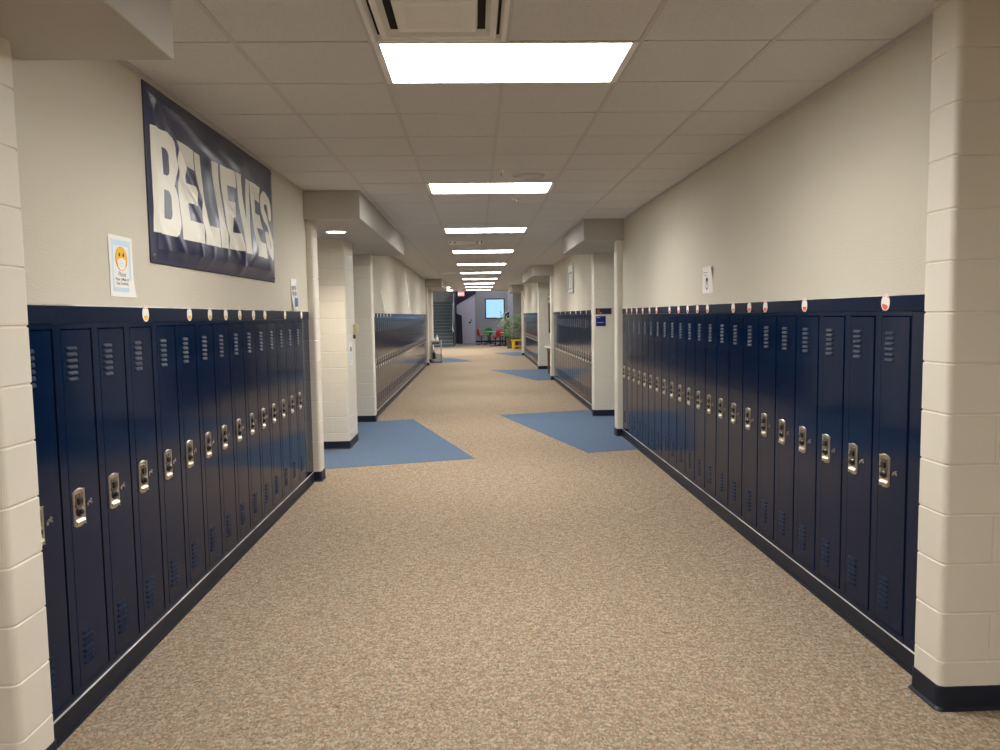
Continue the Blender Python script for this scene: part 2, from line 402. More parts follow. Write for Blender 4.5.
# blue carpet insets, set on the slant
def inset(pts, label):
    b = MB(); b.prism(pts, 'z', .0004, .003, M['bluecarpet'])
    tag(b.build('carpet_inset'), label, 'carpet', 'blue carpet insets at the alcoves')
inset([(-.04,8.67),(-1.03,12.14),(-1.575,11.985),(-1.575,11.895),(-3.1,11.56),(-3.1,10.185),(-1.575,10.185),(-1.575,9.455),(-3.1,9.455),(-3.1,7.835)][::-1], 'blue carpet inset slanting out of the front left alcove')
inset([(1.301,8.874),(1.917,9.045),(1.917,10.035),(1.845,10.035),(1.845,10.285),(3.3,10.285),(3.3,12.075),(1.845,12.075),(1.845,12.325),(1.917,12.325),(1.917,12.895),(.373,12.466)], 'blue carpet inset slanting out of the front right alcove')
inset([(1.506,18.95),(1.83,19.045),(1.83,19.222),(3.3,19.222),(3.3,22.825),(1.845,22.825),(.433,22.893)], 'blue carpet inset at the middle right alcove by the wooden table')
inset([(-.125,27.32),(-.877,29.82),(-1.5,29.64),(-3.1,29.2),(-3.1,28.325),(-1.54,28.325),(-1.54,27.375),(-3.1,27.375),(-3.1,26.5),(-1.54,26.91)][::-1], 'blue carpet inset at the far left alcove under the metal cart')
inset([(1.513,30.56),(1.917,30.67),(1.917,30.975),(1.845,30.975),(1.845,31.225),(3.3,31.225),(3.3,34.1),(.715,33.42)], 'blue carpet inset at the far right alcove near the potted tree')

fl = MB(); fl.box(-1.05, 4.6, 41.0, 46.96, .0004, .002, M['lobbyfloor']); struct(fl, 'floor_lobby')

# ------------------------------------------------------------------ lights, vents and other ceiling fittings
def ceiling_light():
    t = thing('ceiling_light', '', 'ceiling light', group='ceiling light panels along the hall')
    b = MB(); w, d = 2*T, T
    for a in ((.004,.037,.004,d-.004),(w-.037,w-.004,.004,d-.004),(.037,w-.037,.004,.018),(.037,w-.037,d-.018,d-.004)):
        b.bbox(*a, -.004, .016, M['white'], .002)
    b.build('light_frame', t)
    g = MB(); g.bbox(.036,w-.036,.017,d-.017,-.001,.014,M['panel'],.002); g.build('diffuser', t)
    l = bpy.data.lights.new('panel_lamp','AREA'); l.shape = 'RECTANGLE'; l.size = w-.08; l.size_y = d-.05; l.energy = LAMP; l.color = (1., .975, .925); l.spread = math.radians(155)
    lo = bpy.data.objects.new('panel_lamp', l); COL.objects.link(lo); lo.parent = t; lo.location = (w/2, d/2, -.006)
    return t
LAMP = 13.
cl = ceiling_light()
lit = [(0,r) for r in LIGHT_ROWS if r >= 0]
added_atrium = [(-2.6,41.5),(.2,41.5),(2.6,41.5),(.2,44.6)]  # unseen panels, added to brighten the dark lobby
for i, (c, r) in enumerate(lit + SIDE_LIGHTS + [(0,-6),(0,-12)]):
    o = cl if i == 0 else copy_tree(cl)
    o.location = (GX+c*T, GY+r*T, CZ)
    o['label'] = ('bright rectangular ceiling light panel, %s along the hall from the viewer' % ordinal(i) if i < len(lit) else
      ['ceiling light panel left of the main row in the lobby, the nearer one','ceiling light panel left of the main row in the lobby, the farther one',
       'ceiling light panel just behind the viewer','ceiling light panel at the near end behind the viewer'][i-len(lit)])

for i, (x, y) in enumerate(added_atrium):
    o = copy_tree(cl); o.location = (x, y, 5.60); o['group'] = 'added light panels on the unseen high lobby ceiling'; o['label'] = 'added light panel on the unseen high lobby ceiling, %s from the left front' % ordinal(i)

def vent(c, r, label):
    t = thing('ceiling_vent', label, 'air vent', (GX+c*T, GY+r*T, CZ), group='square ceiling air vents')
    b = MB(); h = T/2
    def sq(k, z): return [(h-k,h-k,z),(h+k,h-k,z),(h+k,h+k,z),(h-k,h+k,z)]
    b = MB(); b.loft([sq(.300,.012),sq(.300,-.004),sq(.282,-.005),sq(.276,.004),sq(.258,.050),sq(.256,.062)], M['white'], caps=False); b.build('vent_frame', t)
    b = MB(); b.loft([sq(.262,.045),sq(.252,-.006),sq(.244,-.010),sq(.226,-.008),sq(.192,.040),sq(.188,.060),sq(.222,-.004)], M['white'], caps=False); b.build('vent_ring', t)
    b = MB(); b.loft([sq(.185,.060),sq(.166,-.004),sq(.160,-.009),sq(.125,-.008),sq(.080,.006)], M['white']); b.build('vent_center', t)
    b = MB(); b.box(.004,T-.004,.004,T-.004,.062,.066,M['white']); b.build('vent_back', t)
vent(*VENTS[0], 'square white air vent at the top of the view beside the nearest light panel')
vent(*VENTS[1], 'square ceiling air vent midway along the hall left of center')
vent(*VENTS[2], 'small distant square ceiling air vent over the left side of the hall')

t = thing('ceiling_speaker', 'round flush ceiling speaker in front of the second light panel', 'speaker', (.494,6.87,CZ))
b = MB(); R = lambda r, z: [(r*math.cos(2*PI*k/32), r*math.sin(2*PI*k/32), z) for k in range(32)]
b.loft([R(.150,0),R(.150,-.003),R(.145,-.006),R(.128,-.005)], M['bar'], caps=False, smooth=True); b.build('rim', t)
b = MB(); b.loft([R(.129,-.0045),R(.06,-.007),R(.01,-.0075)], M['tile'], smooth=True); b.build('grille', t)
def sprinkler(x, y, label):
    t = thing('sprinkler_head', label, 'sprinkler', (x,y,CZ), group='sprinkler heads')
    b = MB(); b.loft([R(.032,.004),R(.032,-.003),R(.014,-.010),R(.010,-.012)], M['white'], smooth=True); b.build('escutcheon', t)
    b = MB(); b.cyl((0,0,-.01),(0,0,-.035),.006,M['steel']); b.cyl((0,0,-.035),(0,0,-.038),.016,M['steel']); b.build('deflector', t)
sprinkler(.45,8.13,'small sprinkler head just past the second light panel, right of center')
sprinkler(.24,6.62,'small sprinkler head just before the second light panel, near the round speaker')
t = thing('smoke_detector', 'small round smoke detector between two far light panels', 'smoke detector', (-.14,20.7,CZ))
b = MB(); b.loft([R(.07,0),R(.07,-.018),R(.058,-.032),R(.02,-.036)], M['white'], smooth=True); b.build('housing', t)
b = MB(); b.loft([R(.045,-.034),R(.043,-.042),R(.03,-.044)], M['grey'], smooth=True); b.build('sensor_cap', t)

def downlight(x, y, label, power):
    t = thing('downlight', label, 'downlight', (x,y,SOF), group='recessed downlights in the soffits')
    b = MB(); b.loft([R(.128,.004),R(.128,-.004),R(.120,-.010),R(.105,-.010),R(.103,.0)], M['white'], caps=False, smooth=True); b.build('trim_ring', t)
    b = MB(); b.loft([R(.104,-.001),R(.104,-.008),R(.07,-.0115),R(.02,-.0125)], M['lens'], smooth=True); b.build('lens', t)
    l = bpy.data.lights.new('downlight_lamp','SPOT'); l.energy = power; l.spot_size = math.radians(128); l.spot_blend = .8; l.shadow_soft_size = .06; l.color = (1,.9,.74)
    lo = bpy.data.objects.new('downlight_lamp', l); COL.objects.link(lo); lo.parent = t; lo.location = (0,0,-.02)
DL = 60
downlight(-1.543, 8.655, 'lit round downlight under the front left soffit', DL)

# exit sign
t = thing('exit_sign', 'small glowing red exit sign hanging at the end of the hall', 'exit sign', (-.66,35.5,2.55))
b = MB(); b.bbox(-.15,.15,-.02,.03,0,.21,M['white'],.004); b.bbox(-.06,.06,-.012,.022,.21,.32,M['white'],.003); b.build('housing', t)
b = MB(); b.box(-.14,.14,-.0225,-.0195,.01,.20,M['exitred']); b.build('face_panel', t)
b = MB(); text(b, 'EXIT', M['exitletter'], .14, lambda x,y: (x,-.0235,.055+y), bold=.004); b.build('lettering', t)

# ------------------------------------------------------------------ lockers
DXA, DXB = .054, .290; DZ0, DZ1 = .132, 1.607
def locker_proto(full):
    t = thing('locker', '', 'locker')
    b = MB(); m = M['navy']; D = .27; w0, w1 = .0004, W-.0004; z0, z1 = .1004, 1.6316
    ox0, ox1, oz0, oz1 = DXA-.002, DXB+.0125, DZ0-.003, DZ1+.004
    o_ = [(w0,0,z0),(w1,0,z0),(w1,0,z1),(w0,0,z1)]; i_ = [(ox0,0,oz0),(ox1,0,oz0),(ox1,0,oz1),(ox0,0,oz1)]
    ii = [(p[0],.03,p[2]) for p in i_]; ob = [(p[0],D,p[2]) for p in o_]
    v = ob+o_+i_+ii; f = []
    for k in range(4):
        j = (k+1)%4
        f += [(k,j,4+j,4+k),(4+k,4+j,8+j,8+k)]
    b.mesh(v, f+[(3,2,1,0)], m)
    b.mesh(i_+ii, [(k,(k+1)%4,4+(k+1)%4,4+k) for k in range(4)]+[(4,5,6,7)], M['void'])
    b.build('locker_frame', t, fix=False)
    b = MB(); b.bbox(DXA,DXB,-.001,.018,DZ0,DZ1,m,.0025); d = b.build('door', t)
    def louvers(zc, n, dz):
        b = MB(); x0, x1 = .088, .170
        for k in range(n):
            z = zc - dz*(k-(n-1)/2); rings = []
            for q, s_ in ((0,.0),(.004,.6),(.012,1.),(x1-x0-.012,1.),(x1-x0-.004,.6),(x1-x0,.0)):
                pr = [(z+.009,0),(z+.004,.0035),(z-.003,.0065),(z-.0075,.007),(z-.0085,.005),(z-.0085,0)]
                rings.append([(x0+q, -0.0049-p[1]*s_, z+(p[0]-z)*(.5+.5*s_)) for p in pr])
            b.loft(rings, M['louver'], closed=True)
        return b
    louvers(1.468, 6, .0255).build('louver_vent', d); louvers(.285, 6, .0255).build('louver_vent', d)
    # lock plate: arched plate, raised rim, pocket and bright lower lip
    b = MB(); xa, xb, za, zb, ar = .070, .160, .800, .936, .013
    def outline(k, y):
        cx = (xa+xb)/2; hw = (xb-xa)/2-k; out = []
        for q in range(9):
            s_ = -1+q/4.; out.append((cx+hw*s_, y, zb-k+ar*(1-s_*s_)))
        for q in range(9):
            s_ = 1-q/4.; out.append((cx+hw*s_, y, za+k-ar*(1-s_*s_)))
        return out
    b.loft([outline(0,-0.0045), outline(.0006,-0.0085), outline(.003,-0.0105), outline(.010,-0.0105), outline(.013,-0.0065)], M['steel'], caps=False, smooth=False)
    b.face(outline(.013,-0.0065), M['steel'])
    cx = (xa+xb)/2
    b.bbox(cx-.029,cx-.003,-0.0105,-0.0063,.868,.928,M['darksteel'],.002); b.bbox(cx+.003,cx+.029,-0.0105,-0.0063,.868,.928,M['darksteel'],.002)
    b.loft([[(cx-.034,-0.0065,.822),(cx+.034,-0.0065,.822),(cx+.034,-0.0065,.801),(cx-.034,-0.0065,.801)],
            [(cx-.032,-0.0170,.811),(cx+.032,-0.0170,.811),(cx+.032,-0.0145,.802),(cx-.032,-0.0145,.802)]], M['steel'])
    for px, pz in ((-.037,.939),(.037,.939),(-.037,.796),(.037,.796)): b.cyl((cx+px,-0.0100,pz),(cx+px,-0.0125,pz),.0035,M['steel'],n=8)
    if not full:
        b.cyl((cx,-0.0065,.855),(cx,-0.0190,.855),.017,M['black'],r1=.015,n=12)
    b.build('lock_plate', d)
    if full:
        b = MB(); b.cyl((cx-.004,-0.0065,.852),(cx-.004,-0.0140,.852),.0205,M['black'],n=20); b.cyl((cx-.004,-0.0140,.852),(cx-.004,-0.0260,.852),.0115,M['black'],r1=.009,n=14)
        b.cyl((cx+.012,-0.0140,.862),(cx+.012,-0.0180,.862),.006,M['steel'],n=10)
        b.bbox(cx-.020,cx+.016,-0.0190,-0.0065,.882,.912,M['black'],.004); b.cyl((cx-.033,-0.0065,.882),(cx-.033,-0.0130,.882),.005,M['black'],n=10)
        o = b.build('lock_dial', d); o['label'] = 'black lock dial and latch'
        b = MB()
        for px, pz, r in ((.186,.862,.0075),(.200,.872,.0085),(.213,.879,.0065),(.216,.866,.0060)):
            b.cyl((px,-0.0045,pz),(px,-0.0085,pz),r,M['darksteel'],r1=r*.75,n=10)
        b.bbox(.184,.217,-0.0070,-0.0045,.866,.875,M['darksteel'],.001)
        b.build('number_plate', d)
    for ch in d.children: ch.location = (0, .0037, .005 if ch.name.startswith(("lock","number")) else 0)
    return t
near = locker_proto(True); far = locker_proto(False)
used = {}
def run(proto, side, y0, n, desc, group):
    for i in range(n):
        o = proto if proto.name not in used else copy_tree(proto)
        used[proto.name] = 1
        if side == 'left': o.location = (XL, y0+i*W, 0); o.rotation_euler = (0,0,PI/2)
        else: o.location = (XR, y0+(i+1)*W, 0); o.rotation_euler = (0,0,-PI/2)
        o['label'] = desc % ordinal(i); o['group'] = group
run(near, 'left', L1, nL1, 'navy locker in the front left row, %s from the nearest end', 'lockers in the front left row')
run(near, 'right', R1, nR1, 'navy locker in the front right row, %s from the nearest end', 'lockers in the front right row')
run(far, 'left', L2, nL2, 'navy locker in the far left row beyond the alcove, %s from its near end', 'lockers in the far left row')
run(far, 'right', R2, nR2, 'navy locker in the middle right row below the framed picture, %s from its near end', 'lockers in the middle right row')
run(far, 'right', R3, nR3, 'navy locker in the farthest right row before the lobby, %s from its near end', 'lockers in the farthest right row')

# ------------------------------------------------------------------ wall paper, signs, banner
def wallP(side, y, z, off=0.0):
    """local plane on a wall: P(x right, y up) -> world point, x to the viewer's right"""
    if side == 'left': return lambda a, c, d=0.: (XL+off+d, y+a, z+c)
    return lambda a, c, d=0.: (XR-off-d, y-a, z+c)
def plate(b, P, poly, d0, d1, m):
    n = len(poly); v = [P(x,y,d0) for x,y in poly]+[P(x,y,d1) for x,y in poly]
    b.mesh(v, [tuple(range(n)), tuple(reversed(range(n,2*n)))]+[(j,(j+1)%n,(j+1)%n+n,j+n) for j in range(n)], m)
def rect(x0,x1,y0,y1): return [(x0,y0),(x1,y0),(x1,y1),(x0,y1)]
def ell(cx,cy,rx,ry,n=20,a0=0,a1=2*PI): 
    full = abs(a1-a0-2*PI) < 1e-6
    return [(cx+rx*math.cos(a0+(a1-a0)*k/(n if full else n-1)), cy+ry*math.sin(a0+(a1-a0)*k/(n if full else n-1))) for k in range(n)]

# name tags: masked-face cut-outs along the fascias
def name_tag(side, y, kind, label, group, tilt=0.):
    t = thing('paper_tag', label, 'paper tag', group=group)
    c, s_ = math.cos(tilt), math.sin(tilt); P0 = wallP(side, y, 1.673, .0045)
    P = lambda a, e, d=0.: P0(a*c-e*s_, a*s_+e*c, d)
    out = []
    for k in range(28):
        q = 2*PI*k/28; r = 1+.10*abs(math.sin(q))**8*(1 if math.sin(q) > 0 else 0)
        out.append((.037*math.cos(q)*(1-.10*math.sin(q)*(math.sin(q)<0)), .039*math.sin(q)*r))
    b = MB(); plate(b, P, out, 0, .0008, M['paper']); b.build('cutout', t)
    mc, md = ((M['yellow'],M['orange']) if kind else (M['red'],M['pinkprint']))
    b = MB(); plate(b, P, ell(0,-.014,.025,.020,16,PI,2*PI)+ell(0,-.011,.025,.003,4,0,PI), .0008,.0012, mc)
    plate(b, P, ell(-.017,.030,.010,.006,10), .0008,.0012, md); plate(b, P, ell(.017,.030,.010,.006,10), .0008,.0012, md); plate(b, P, ell(0,.036,.008,.005,10), .0008,.0012, md)
    b.build('print', t)
Lt = [3.875,4.46,4.80,5.10,5.40,5.73,6.04,6.67,7.29]
Rt = [3.56,4.45,5.06,5.36,5.70,6.34,6.63,6.94,7.25,7.59,8.14,8.47,8.82,9.15,9.45,9.76,10.11]
for i, y in enumerate(Lt): name_tag('left', y, 1, 'yellow and white paper tag above the front left lockers, %s from the nearest' % ordinal(i), 'yellow paper tags on the left fascia', random.uniform(-.05,.05))
for i, y in enumerate(Rt): name_tag('right', y, 0, 'red and white paper tag above the front right lockers, %s from the nearest' % ordinal(i), 'red paper tags on the right fascia', -.22 if i in (0,5) else random.uniform(-.05,.05))
for i, y in enumerate((12.75,13.35,14.05,14.75,15.6,16.5,17.4)): name_tag('right', y, 0, 'tiny pale paper tag above the middle right lockers, %s from the nearest' % ordinal(i), 'paper tags on the middle right fascia')
for i, y in enumerate((12.5,12.9,13.35,13.8,14.3,14.9)): name_tag('left', y, 1, 'tiny pale paper tag above the far left lockers, %s from the nearest' % ordinal(i), 'paper tags on the far left fascia')

# mask notice on the left wall
t = thing('paper_sign', 'white and light blue paper sign with a masked yellow face, left wall', 'sign')
P = wallP('left', 3.645, 1.893, .002); b = MB()
def curl(a, c, d): return P(a+(.010 if c < 0 else 0)*0, c, d+.012*max(0,(a-.04)/.08)**2*max(0,-c/.14)**2)
b2 = MB(); nx, ny = 10, 12; vv = []; ff = []
for d in (0,.0008):
    for j in range(ny+1):
        for i in range(nx+1): vv.append(curl(-.118+.236*i/nx, -.141+.282*j/ny, d))
o_ = (nx+1)*(ny+1)
for j in range(ny):
    for i in range(nx):
        a = j*(nx+1)+i; ff += [(a,a+1,a+nx+2,a+nx+1),(o_+a,o_+a+nx+1,o_+a+nx+2,o_+a+1)]
b2.mesh(vv, ff, M['paper'], True); b2.build('paper_sheet', t)
b = MB()
for r_ in (rect(-.095,.095,.095,.122), rect(-.095,.095,-.118,-.098), rect(-.095,-.078,-.098,.095), rect(.078,.095,-.098,.095)):
    plate(b, P, r_, .0010+.0002, .0016, M['paperblue'])
b.build('border', t)
b = MB(); plate(b, P, ell(0,.036,.060,.056,28), .0014,.0018, M['orange']); plate(b, P, ell(0,.040,.055,.050,28), .0018,.0022, M['yellow'])
for s_ in (-1,1): plate(b, P, ell(.020*s_,.054,.0075,.0095,12), .0022,.0026, M['ink'])
plate(b, P, [(-.040,.030),(0,.040),(.040,.030),(.036,-.004),(.012,-.017),(-.012,-.017),(-.036,-.004)], .0022,.0028, M['paper'])
for z_ in (.026,.014,.002): plate(b, P, rect(-.022,.022,z_,z_+.0025), .0028,.0032, M['paperblue'])
b.build('masked_face', t)
b = MB(); text(b, 'Please', M['ink'], .032, lambda x,y: P(x,-.046+y,.0014), shear=.35)
text(b, 'Wear a Mask or', M['ink'], .0205, lambda x,y: P(x,-.066+y,.0014), bold=.0003); text(b, 'Face Covering', M['ink'], .0205, lambda x,y: P(x,-.085+y,.0014), bold=.0003)
b.build('lettering', t)

# notice at the far end of the front left row
t = thing('paper_sign', 'narrow white notice with blue print at the far end of the left wall', 'sign')
P = wallP('left', 7.03, 1.860, .003); b = MB()
v = []
for d in (0,.0008):
    for y_ in range(9):
        for x_ in range(5):
            a = -.105+.21*x_/4; c = -.138+.276*y_/8; v.append(P(a+(.018 if y_ < 4 else .0)*(4-y_)/4, c, d+.016*(max(0,(4-y_)/4))*(1-x_/4)))
f = []
for y_ in range(8):
    for x_ in range(4):
        a = y_*5+x_; f += [(a,a+1,a+6,a+5),(45+a,45+a+5,45+a+6,45+a+1)]
b.mesh(v, f, M['paper'], True); b.build('paper_sheet', t)
b = MB()
for a, c in ((-.05,.055),(.04,.055),(-.045,.005),(.05,.005)): plate(b, P, rect(a-.03,a+.03,c-.018,c+.018), .006,.0066, M['grey'])
plate(b, P, rect(-.03,.07,-.115,-.035), .018,.0186, M['blueprint']); b.build('print', t)

# notice on the right wall
t = thing('paper_sign', 'small white notice with a dark picture on the right wall', 'sign')
P = wallP('right', 6.345, 1.911, .003); b = MB(); v = []; f = []
for d in (0,.0008):
    for y_ in range(9):
        for x_ in range(5):
            a = -.14+.28*x_/4; c = -.11+.22*y_/8
            v.append(P(a, c, d+(.020*max(0,(a-.0)/.14)**2*max(0,(c-.0)/.11) if c < .10 else .008)))
for y_ in range(8):
    for x_ in range(4):
        a = y_*5+x_; f += [(a,a+1,a+6,a+5),(45+a,45+a+5,45+a+6,45+a+1)]
b.mesh(v, f, M['paper'], True); b.build('paper_sheet', t)
b = MB(); plate(b, P, rect(-.09,.03,.058,.064), .009,.0094, M['grey']); plate(b, P, rect(-.06,.00,.034,.040), .008,.0084, M['grey'])
plate(b, P, [(-.045,-.008),(.025,-.008),(.015,.010),(-.01,.022),(-.035,.010)], .003,.0036, M['ink']); plate(b, P, ell(-.01,-.020,.035,.012), .003,.0036, M['grey'])
for q in range(12):
    a0 = 2*PI*q/12; plate(b, P, ell(-.01+.034*math.cos(a0),-.052+.016*math.sin(a0),.009,.0045,8), .003,.0036, M['grey'])
plate(b, P, ell(-.01,-.074,.020,.007), .003,.0036, M['ink']); b.build('print', t)

# framed picture over the middle right lockers
t = thing('framed_picture', 'silver framed picture of two pale uprights above the middle right lockers', 'picture')
P = wallP('right', 15.52, 2.36, .001); b = MB()
for r_ in (rect(-.50,.50,.26,.30), rect(-.50,.50,-.30,-.26), rect(-.50,-.43,-.26,.26), rect(.43,.50,-.26,.26)): plate(b, P, r_, 0,.03, M['silver'])
b.build('frame', t)
b = MB(); plate(b, P, rect(-.43,.43,-.26,.26), .004,.010, M['paper']); b.build('mat_board', t)
b = MB(); plate(b, P, rect(-.33,.33,-.22,.13), .010,.013, M['grey']); b.build('image', t)
b = MB()
for x0 in (-.17,.07): plate(b, P, rect(x0,x0+.14,-.20,.10), .013,.015, M['paper'])
b.build('pale_uprights', t)

# paper shapes strung on the far left wall
def garland(y, z0, z1, n, size, label):
    t = thing('paper_garland', label, 'wall decoration', group='paper garlands on the far left wall')
    for k in range(n):
        P = wallP('left', y+(k/(n-1))*size*2.2, z1+(z0-z1)*k/(n-1), .001+.002*k); b = MB(); a0 = random.uniform(0,1); pts = []
        for q in range(10):
            r = size*(1 if q%2 else .55); pts.append((r*math.cos(a0+PI*q/5), r*.75*math.sin(a0+PI*q/5)))
        plate(b, P, pts, 0,.001, M['paper']); b.build('paper_star', t)
garland(13.6, 1.80, 2.07, 5, .12, 'short string of pale paper shapes on the far left wall, nearer one')
garland(18.3, 1.98, 2.60, 6, .25, 'long string of white paper shapes high on the far left wall')

# classroom sign and photo strip on the right block pier
def fronted(x0,x1,z0,z1,y, name, label, cat, m, extra):
    t = thing(name, label, cat); b = MB(); b.bbox(x0,x1,y-.008,y,z0,z1,m,.002); b.build('panel', t)
    b = MB(); extra(b); b.build('print', t); return t
def blue_extra(b):
    b.box(1.925,1.98,12.0895,12.0915,1.575,1.585,M['lines']); b.box(1.925,1.965,12.0895,12.0915,1.592,1.598,M['lines']); b.box(1.93,2.03,12.0895,12.0915,1.497,1.508,M['lines'])
fronted(1.912,2.068,1.445,1.605,12.0995,'room_sign','square dark blue room sign with pale lettering on the right block pier','sign',M['signblue'],blue_extra)
def photo_extra(b):
    b.box(1.935,1.97,12.0895,12.0915,1.645,1.710,M['skin']); b.box(1.975,2.0,12.0895,12.0915,1.640,1.665,M['orange']); b.box(2.03,2.10,12.0895,12.0915,1.660,1.700,M['signblue'])
fronted(1.908,2.158,1.635,1.728,12.0995,'photo_strip','dark photo strip mounted above the blue room sign','photo',M['picture'],photo_extra)
def edge_extra(b): b.box(2.115,2.15,2.9345,2.9365,1.60,1.612,M['lines'])
fronted(2.108,2.27,1.535,1.615,2.9445,'room_sign','dark sign at the right edge of the view on the near pier','sign',M['signblue'],edge_extra)

# thermostat cover and notice on the left alcove pillar
t = thing('thermostat', 'tan thermostat cover on the left alcove pillar', 'thermostat', (-1.60,10.06,1.49))
b = MB(); b.bbox(-.006,.045,-.06,.06,-.06,.06,M['tan'],.006); b.build('cover', t)
b = MB(); b.bbox(-.004,.03,-.09,-.05,-.125,-.075,M['ink'],.004); b.build('sensor', t)
t = thing('paper_sign', 'tall white notice on the left alcove pillar below the thermostat', 'sign', (-1.60,9.75,1.18))
b = MB(); b.box(.0005,.003,-.115,.115,-.15,.15,M['paper']); b.build('paper_sheet', t)
b = MB(); b.box(.003,.0036,-.04,.05,.03,.085,M['ink']); b.box(.003,.0036,-.06,.06,-.08,.01,M['paperblue']); b.box(.003,.0036,-.08,-.04,-.11,-.095,M['grey']); b.build('print', t)

# banner
def banner():
    Wb, Hb, nu, nv = 2.40, .90, 560, 210
    rng = random.Random(3)
    folds = [((.03,.03),(.44,.50),.028,.015),((.05,.03),(.72,.56),.032,.016),((.10,.02),(1.25,.20),.035,.010),((.40,.42),(.66,.70),.030,.013),((.62,.40),(.80,.86),.040,.013),
             ((1.20,.50),(1.46,.89),.050,.040),((1.02,.62),(1.44,.88),.035,.013),((1.46,.88),(1.95,.52),.045,.012),((1.10,.10),(1.55,.16),.05,.010),((1.30,.02),(2.1,.24),.04,.008),
             ((.88,.28),(1.06,.80),.045,.014),((1.34,.25),(1.24,.62),.04,.010),((1.80,.30),(1.70,.70),.05,.010),((2.15,.30),(2.05,.80),.05,.010),((.25,.72),(.42,.88),.03,.010),((.55,.74),(.62,.88),.02,.009),((.02,.60),(.20,.86),.03,.008)]
    def disp(u, v):
        h = .014+.010*math.sin(u*5.1+1.3*v)*math.sin(v*4.2+.6)+.004*math.sin(13*u+7*v)*math.sin(v*9)
        for (a, c), (e, g), w, k in folds:
            dx, dy = e-a, g-c; L = dx*dx+dy*dy; q = ((u-a)*dx+(v-c)*dy)/L; qq = min(1,max(0,q))
            d2 = (u-a-qq*dx)**2+(v-c-qq*dy)**2; h += .85*k*math.exp(-d2/(w*w))*(.35+.65*math.sin(PI*min(1,max(0,.12+.8*qq))))
        h += .038*math.sin(PI*(v/Hb)**3.4)*min(1,u/.5,(Wb-u)/.3)
        e = min(u, Wb-u, v, Hb-v); return .004+h*min(1, e/.07)
    def rr(x,y,x0,x1,y0,y1,r):       # inside a rectangle whose right corners are rounded
        if not (x0 <= x <= x1 and y0 <= y <= y1): return False
        if x > x1-r:
            if y < y0+r: return (x-x1+r)**2+(y-y0-r)**2 <= r*r
            if y > y1-r: return (x-x1+r)**2+(y-y1+r)**2 <= r*r
        return True
    H = .54; V0 = .205
    def seg(x,y,pts,t):
        for (a,c),(e,g) in zip(pts,pts[1:]):
            dx,dy = e-a,g-c; L = dx*dx+dy*dy or 1; q = min(1,max(0,((x-a)*dx+(y-c)*dy)/L))
            if (x-a-q*dx)**2+(y-c-q*dy)**2 <= t*t: return True
        return False
    def E(x,y,w): return x < .105 or y < .115 or y > H-.115 or (abs(y-H/2) < .055 and x < w*.88)
    def letter(ch, x, y, w):
        if x < 0 or x > w or y < 0 or y > H: return False
        if ch == 'B':
            top = rr(x,y,0,w*.95,0,H*.53,.10) and not rr(x,y,.105,w*.95-.095,.085,H*.53-.06,.045)
            bot = rr(x,y,0,w,H*.45,H,.10) and not rr(x,y,.105,w-.095,H*.45+.06,H-.085,.045)
            return top or bot
        if ch == 'E': return E(x,y,w)
        if ch == 'L': return x < .105 or y > H-.12
        if ch == 'I': return True
        if ch == 'V':
            c = w/2; q = y/H; half = .055+(w/2-.055)*(1-q)
            return abs(x-c) <= half and not (abs(x-c) < half-.108 and q < .72)
        if ch == 'S':
            t = .048; a, e, m = t, w-t, w/2
            pts = [(e,.17),(e,.11),(e-.02,.07),(m+.02,t),(m-.02,t),(a+.02,.07),(a,.11),(a,.16),(a+.03,.21),(m,.265),(e-.03,.33),(e,.38),(e,.43),(e-.02,.47),(m+.02,H-t),(m-.02,H-t),(a+.02,.47),(a,.43),(a,.37)]
            return seg(x,y,pts,t)
    word = [('B',.035,.30),('E',.345,.285),('L',.648,.275),('I',.940,.120),('E',1.095,.265),('V',1.365,.355),('E',1.725,.265),('S',2.010,.290)]
    y0, ztop = 3.97, 2.84
    vs = [(XL+.003+disp(Wb*i/nu, Hb*j/nv), y0+Wb*i/nu, ztop-Hb*j/nv) for j in range(nv+1) for i in range(nu+1)]
    fs = []; mi = []
    for j in range(nv):
        for i in range(nu):
            a = j*(nu+1)+i; fs.append((a, a+nu+1, a+nu+2, a+1))
            u = Wb*(i+.5)/nu; v = Hb*(j+.5)/nv
            mi.append(1 if any(letter(ch, u-x0, v-V0-.010*math.sin(u*3), w) for ch, x0, w in word) else 0)
    me = bpy.data.meshes.new('banner_sheet'); me.from_pydata(vs, [], fs); me.materials.append(M['banner']); me.materials.append(M['bannerwhite'])
    me.polygons.foreach_set('material_index', mi); me.polygons.foreach_set('use_smooth', [True]*len(fs)); me.update()
    t = thing('banner', 'navy vinyl banner with BELIEVES in tall white letters, high on the left wall', 'banner')
    o = bpy.data.objects.new('banner_sheet', me); COL.objects.link(o); o.parent = t
    so = o.modifiers.new('thickness', 'SOLIDIFY'); so.thickness = .001; so.offset = -1
    b = MB()
    for a in ((y0-.004,y0+.010,ztop-Hb,ztop),(y0+Wb-.010,y0+Wb+.004,ztop-Hb,ztop),(y0,y0+Wb,ztop-.010,ztop+.004),(y0,y0+Wb,ztop-Hb-.006,ztop-Hb+.008)): b.box(XL+.0004,XL+.0065,*a,M['ink'])
    b.build('hem', t)
    for u, v in ((.03,.03),(1.2,.03),(2.37,.03),(.03,.87),(1.46,.87),(2.37,.87)):
        b = MB(); b.cyl((XL+.004,y0+u,ztop-v),(XL+.014,y0+u,ztop-v),.013,M['darksteel']); b.cyl((XL+.014,y0+u,ztop-v),(XL+.016,y0+u,ztop-v),.006,M['ink']); b.build('grommet', t)
banner()

